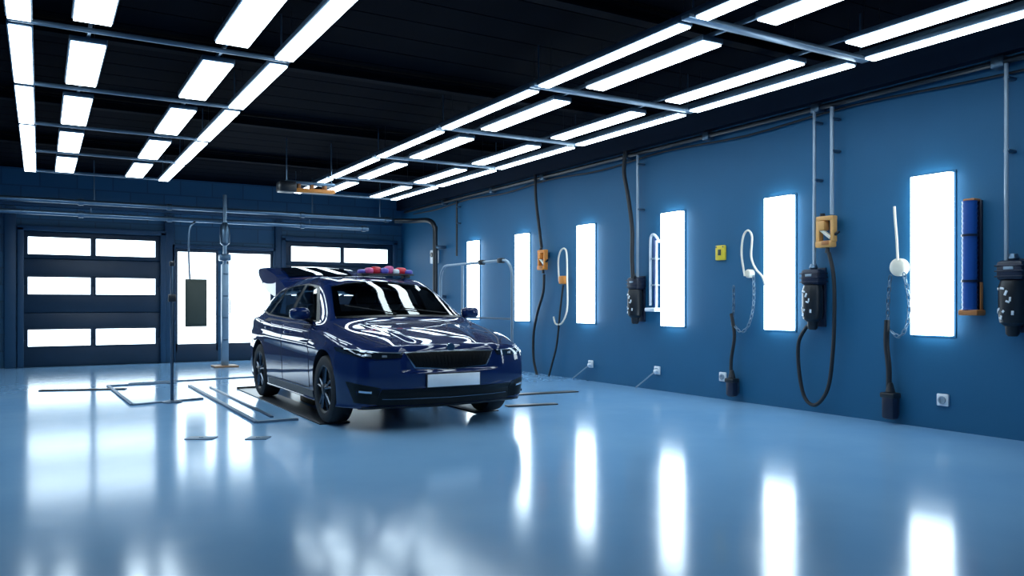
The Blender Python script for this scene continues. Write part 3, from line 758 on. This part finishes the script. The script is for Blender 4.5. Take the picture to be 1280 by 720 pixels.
# ------------------------------------------------------------------ equipment on the right wall
def pump(Y):
    t = thing('wall_pump', '', 'wall unit', (W, Y, .88), 'black wall units')
    MB().box((W - .015, Y, 1.22), (.03, .17, .62), .006).build('back_plate', M['plug'], t)
    hd = MB().box((W - .10, Y, 1.43), (.16, .22, .17), .035)
    for k in range(3): hd.box((W - .10, Y, 1.38 + k * .045), (.17, .23, .012), .004)
    hd = hd.build('top_housing', M['plug'], t)
    bd = MB().lathe([(.06, .0), (.095, .03), (.105, .1), (.105, .32), (.09, .38)], 'z', (W - .115, Y, .965), 24).build('body', M['black'], t)
    MB().lathe([(.035, 0), (.05, .02), (.055, .09)], 'z', (W - .115, Y, .88), 18).build('nozzle', M['rubber'], t)
    MB().lathe([(.03, 0), (.045, .02), (.03, .06)], 'z', (W - .10, Y, 1.51), 18).build('top_fitting', M['dsteel'], hd)
    random.seed(11)
    for k in range(11):
        an = PI + random.uniform(-1.0, 1.5); z = random.uniform(1.03, 1.28)
        c = Vector((W - .115 + math.cos(an) * .106, Y + math.sin(an) * .106, z))
        rot = Matrix.Rotation(an, 3, 'Z') @ Matrix.Rotation(random.uniform(0, 3), 3, 'X')
        MB().box(c, (.006, random.uniform(.02, .045), random.uniform(.01, .022)), .002, rot).build('sticker', M['white'], bd)
    MB().box((W - .183, Y, 1.45), (.006, .08, .025), .002).build('badge', M['greypipe'], hd)
    return t
PY = [wp(1267, 380, .1).y, wp(1017, 380, .1).y, wp(795, 380, .1).y]
pp = pump(PY[0]); pp['label'] = 'black wall unit with white stickers, at right edge of the picture'
dup(pp, (W, PY[1], .88), 'black wall unit with white stickers above the big hanging hose loop')
dup(pp, (W, PY[2], .88), 'black wall unit with white stickers left of the white tube frame')

def conduit(u, v0, v1, d, r, m, label, name='conduit_pipe', grp='vertical conduits on the right wall'):
    a = wp(u, v0, d); z1 = wp(u, v1, d).z; z0 = 3.17
    t = thing(name, label, 'pipe', (W, a.y, z1), grp)
    MB().tube([(W - d, a.y, z0), (W - d, a.y, z1)], r, 10).build('pipe', M[m], t)
    for z in ((z0 + z1) / 2 + .1, z0 - .12): MB().box((W - d / 2, a.y, z), (d + r, .05, .025), .006).build('clamp', M['dsteel'], t)
conduit(1258, 80, 327, .11, .017, 'greypipe', 'grey conduit running up from the wall unit at right edge')
conduit(1018, 130, 335, .11, .017, 'greypipe', 'grey conduit running up from the middle black wall unit')
conduit(1040, 130, 268, .11, .020, 'greypipe', 'grey conduit running up from the big amber hand controller')
conduit(797, 190, 348, .11, .018, 'greypipe', 'grey conduit running up from the farthest black wall unit')
conduit(571, 250, 320, .08, .02, 'black', 'short black conduit near the farthest window')
def hose(name, label, pix, r, m, d=.09, cat='hose'):
    pts = smooth([wp(u, v, d) for u, v in pix], 6)
    lo = min(pts, key=lambda p: p.z)
    return tag(MB().tube(pts, r, 8).build(name, M[m], loc=(W, lo.y, lo.z)), label, cat)
hose('air_hose', 'thick black hose sagging from the wall pipe to the farthest black unit', [(782, 189), (780, 215), (785, 245), (790, 285), (790, 320), (791, 348)], .028, 'rubber', .2)
hose('air_hose', 'black hose hanging in a big loop under the amber hand controller', [(1036, 316), (1042, 345), (1043, 390), (1041, 440), (1035, 485), (1020, 506), (1006, 497), (999, 465), (998, 430), (1006, 412), (1013, 405)], .020, 'rubber', .11)
hose('air_hose', 'black hose running down from the wall pipe to the small orange controller', [(669, 218), (670, 250), (674, 285), (677, 310)], .025, 'rubber', .12)
hose('air_hose', 'black hose trailing down the wall below the small orange controller', [(680, 343), (679, 365), (672, 390), (667, 418), (667, 448), (671, 468)], .022, 'rubber', .1)

def controller(Y, z, m1, m2, label):
    t = thing('hand_controller', label, 'controller', (W, Y, z), 'orange controllers hung on the wall')
    X = W - .11
    MB().box((W - .04, Y, z + .28), (.08, .08, .10), .01).build('wall_hook', M['dsteel'], t)
    fr_ = MB().box((X, Y + .085, z + .20), (.07, .045, .30), .01).box((X, Y - .085, z + .22), (.07, .04, .24), .01).box((X, Y, z + .345), (.08, .21, .05), .012).box((X, Y + .01, z + .08), (.09, .20, .07), .015).build('clamp_frame', M[m1], t)
    MB().box((X - .01, Y + .03, z + .27), (.09, .08, .10), .015).build('clamp_block', M[m2], fr_)
    MB().bar((X - .02, Y + .06, z + .24), (X - .02, Y - .07, z + .14), .035, .035, .008).build('lever', M['cream'], t)
    MB().box((X - .045, Y - .02, z + .09), (.02, .09, .04), .006).build('lower_jaw', M['rust'], fr_)
    MB().bar((X, Y - .10, z + .17), (X, Y - .15, z + .20), .03, .025, .006).build('trigger', M['black'], t)
    MB().tube([(X, Y + .05, z + .36), (X, Y + .05, z + .40)], .026, 10).build('top_gland', M['black'], t)
    MB().lathe([(.024, 0), (.018, .06)], 'z', (X, Y - .01, z - .01), 12).build('hose_tail', M['black'], t)
q = wp(1034, 315, .1); controller(q.y, q.z, 'amber', 'amber', 'big amber clamp shaped hand controller hung above the hose loop')
q = wp(679, 341, .1); controller(q.y, q.z, 'orange', 'orange', 'small orange hand controller far along the right wall')

# near holder: blue ribbed tube on a rust bracket
q = wp(1214, 390, .08); Y = q.y; z = 1.05
t = thing('blue_tube_holder', 'blue ribbed tube standing on a small rust brown wall bracket', 'tube holder', (W, Y, z), 'tubes in wall holders')
MB().box((W - .015, Y, z + .52), (.03, .12, .98), .006).build('back_plate', M['plug'], t)
MB().box((W - .04, Y - .066, z + .16), (.035, .012, .26), .003).build('lower_side_rail', M['rust'], t)
pr = []; N = 44
for k in range(N + 1): pr.append((.057 if k % 2 else .063, .05 + .95 * k / N))
tb = MB().lathe(pr, 'z', (W - .095, Y + .005, z), 20).build('ribbed_tube', M['blue'], t)
MB().box((W - .08, Y - .005, z + .025), (.14, .17, .05), .012).build('bottom_bracket', M['rust'], t)
MB().box((W - .07, Y, z + 1.01), (.11, .10, .022), .008).build('top_bracket', M['rust'], t)
for zz in (.3, .7): MB().lathe([(.067, -.010), (.067, .010)], 'z', (W - .095, Y + .005, z + zz), 20).build('strap', M['plug'], tb)
# far holder: white tube frame around a thin blue strip
q = wp(817, 390, .08); Y = q.y
t = thing('white_tube_frame', 'white bent tube frame around a thin blue strip on the wall', 'tube holder', (W, Y, z), 'tubes in wall holders')
MB().box((W - .02, Y + .03, z + .52), (.04, .06, .92), .01).build('blue_strip', M['blue'], t)
MB().tube(smooth([(W - .03, Y - .06, z + .92), (W - .09, Y - .06, z + .99), (W - .10, Y - .02, z + 1.02), (W - .10, Y + .03, z + .99), (W - .10, Y + .04, z + .85), (W - .10, Y + .04, z + .5), (W - .10, Y + .04, z + .08)], 5), .018, 8).build('tube_frame', M['white'], t)
MB().tube([(W - .08, Y - .055, z + .94), (W - .08, Y - .055, z + .04)], .018, 8).build('side_tube', M['white'], t)
MB().box((W - .08, Y, z + .025), (.15, .20, .05), .012).build('bottom_bracket', M['white'], t)
for zz in (.35, .7): MB().box((W - .06, Y - .01, z + zz), (.1, .10, .02), .006).build('cross_tie', M['greypipe'], t)

def chain(pts, step=.046, r=.006):
    mb = MB(); P = smooth(pts, 16); acc = 0; last = P[0]; k = 0
    for i in range(1, len(P)):
        acc += (P[i] - P[i - 1]).length
        if acc >= step:
            c = (last + P[i]) / 2; d = (P[i] - last).normalized()
            sidev = d.cross(Vector((1, 0, 0))).normalized() if k % 2 == 0 else Vector((1, 0, 0))
            ring = [c + d * (.036 * math.cos(a)) + sidev * (.016 * math.sin(a)) for a in [2 * PI * j / 10 for j in range(10)]]
            mb.tube(ring, r, 5, True); last = P[i]; acc = 0; k += 1
    return mb
def cordset(label, disc, discr, loop, ch, cord, cordr, plug, plugs):
    c = wp(*plug, .1)
    t = thing('hanging_power_cord', label, 'power cord', (W, c.y, c.z - plugs[2] / 2), 'cords hung on the right wall')
    dc = wp(*disc, .06)
    MB().lathe([(discr, .06), (discr, .0), (discr * .8, -.015), (discr * .3, -.02)], 'x', dc, 28).build('round_hook', M['cream'], t)
    MB().tube(smooth([wp(u, v, .09) for u, v in loop]), .012, 8).build('cable_loop', M['cream'], t)
    for cc, mm_ in ch: chain([wp(u, v, .08) for u, v in cc]).build('chain', M[mm_], t)
    MB().tube(smooth([wp(u, v, .09) for u, v in cord]), cordr, 8).build('cord', M['rubber'], t)
    pl = MB().box((W - .09, c.y, c.z), plugs, .03).build('plug_body', M['plug'], t)
    MB().box((W - .09, c.y, c.z + plugs[2] / 2 - .03), (plugs[0] * 1.1, plugs[1] * 1.15, .05), .012).build('plug_collar', M['black'], pl)
    MB().lathe([(.045, 0), (.022, .09)], 'z', (W - .09, c.y, c.z + plugs[2] / 2), 14).build('strain_relief', M['black'], pl)
    MB().box((W - .02, c.y, c.z), (.04, plugs[1] * .6, plugs[2] * .7), .006).build('wall_bracket', M['dsteel'], t)
cordset('cord with large cream disc and chain, over a dark plug near the nearest window', (1122, 334), .085, [(1122, 325), (1121, 300), (1119, 275), (1118, 258)],
        [([(1113, 345), (1110, 380), (1110, 415)], 'dsteel'), ([(1130, 342), (1136, 375), (1134, 405), (1124, 421), (1112, 412)], 'alu')], [(1109, 400), (1108, 430), (1111, 460), (1111, 490)], .026, (1112, 507), (.11, .13, .26))
cordset('cord with a tall cream loop and chain hanging below the yellow plate', (935, 342), .05, [(931, 345), (927, 318), (929, 296), (935, 288), (940, 296), (939, 320), (944, 335), (953, 346), (957, 358)],
        [([(917, 358), (917, 385), (915, 408)], 'dsteel'), ([(942, 345), (942, 380), (936, 406), (926, 415), (916, 404)], 'alu')], [(914, 392), (918, 420), (914, 450), (914, 475)], .020, (914, 484), (.10, .12, .22))
# far loop of cable
c = wp(704, 350, .06)
t = thing('hanging_power_cord', 'farthest cream cable loop with an orange clip beside the small orange controller', 'power cord', (W, c.y, .25), 'cords hung on the right wall')
MB().tube(smooth([wp(u, v, .09) for u, v in [(699, 352), (698, 325), (702, 312), (708, 315), (709, 350), (709, 385), (703, 403), (695, 405), (692, 396)]]), .014, 8).build('cable_loop', M['cream'], t)
MB().box((W - .06, c.y, c.z), (.12, .11, .13), .025).build('orange_clip', M['orange'], t)
MB().tube(smooth([wp(u, v, .09) for u, v in [(704, 356), (700, 390), (696, 430), (690, 455), (686, 470)]]), .016, 8).build('cord', M['rubber'], t)
# yellow plate
q = wp(900, 316, .03)
t = thing('yellow_plate', 'small yellow square plate on the wall between two windows', 'sign', (W, q.y, q.z - .1))
yl = MB().box((W - .018, q.y, q.z), (.04, .15, .18), .012).build('plate', M['yellow'], t)
MB().box((W - .041, q.y, q.z + .005), (.006, .05, .07), .002).build('dark_mark', M['olive'], yl)
for dy in (-.055, .055): MB().lathe([(.01, 0), (.008, -.006)], 'x', (W - .038, q.y + dy, q.z + .07), 8).build('screw', M['dsteel'], yl)
# outlets
def outlet(u, v, label):
    q = wp(u, v, .02)
    t = thing('wall_outlet', label, 'socket', (W, q.y, q.z - .06), 'low sockets on the right wall')
    pl = MB().box((W - .012, q.y, q.z), (.024, .11, .11), .008).build('plate', M['white'], t)
    MB().lathe([(.035, 0), (.035, -.012), (.02, -.012), (.02, -.004)], 'x', (W - .024, q.y, q.z), 18).build('socket', M['greypipe'], pl)
outlet(1178, 500, 'white wall socket low between the cream disc cord and rust bracket')
outlet(903, 471, 'white wall socket low beside the dark plug under yellow plate')
outlet(821, 463, 'white wall socket low under the white tube frame')
outlet(738, 455, 'white wall socket low under the fourth bright window')
for (u, v, u2, v2, lab) in ((821, 464, 800, 485, 'thin pale lead slanting from the socket under the white tube frame'), (738, 456, 719, 474, 'thin pale lead slanting from the socket under the fourth window')):
    a = wp(u, v, .04); b = fp(u2, v2); b.x = min(b.x, W - .1)
    t = thing('power_lead', lab, 'lead', (b.x, b.y, 0), 'pale leads by the floor')
    MB().tube(smooth([a, a + Vector((-.05, .04, -.04)), a.lerp(Vector((b.x, b.y, .02)), .55), Vector((b.x, b.y, .012))]), .01, 6).build('cable', M['greypipe'], t)
    MB().lathe([(.03, 0), (.025, -.04), (.012, -.05)], 'x', a, 12).build('plug', M['white'], t)

# ------------------------------------------------------------------ world + camera
wd = bpy.data.worlds.new('world'); scene.world = wd; wd.use_nodes = True
bgn = wd.node_tree.nodes['Background']; bgn.inputs[0].default_value = (0.09, 0.24, 0.48, 1); bgn.inputs[1].default_value = 0.75
cam = bpy.data.cameras.new('camera'); co = bpy.data.objects.new('camera', cam); COL.objects.link(co)
co.location = CAM; co.rotation_euler = (PI / 2, 0, -TH)
cam.sensor_width = 36; cam.lens = 36 * F / 1280; cam.shift_y = 20 / 1280
scene.camera = co
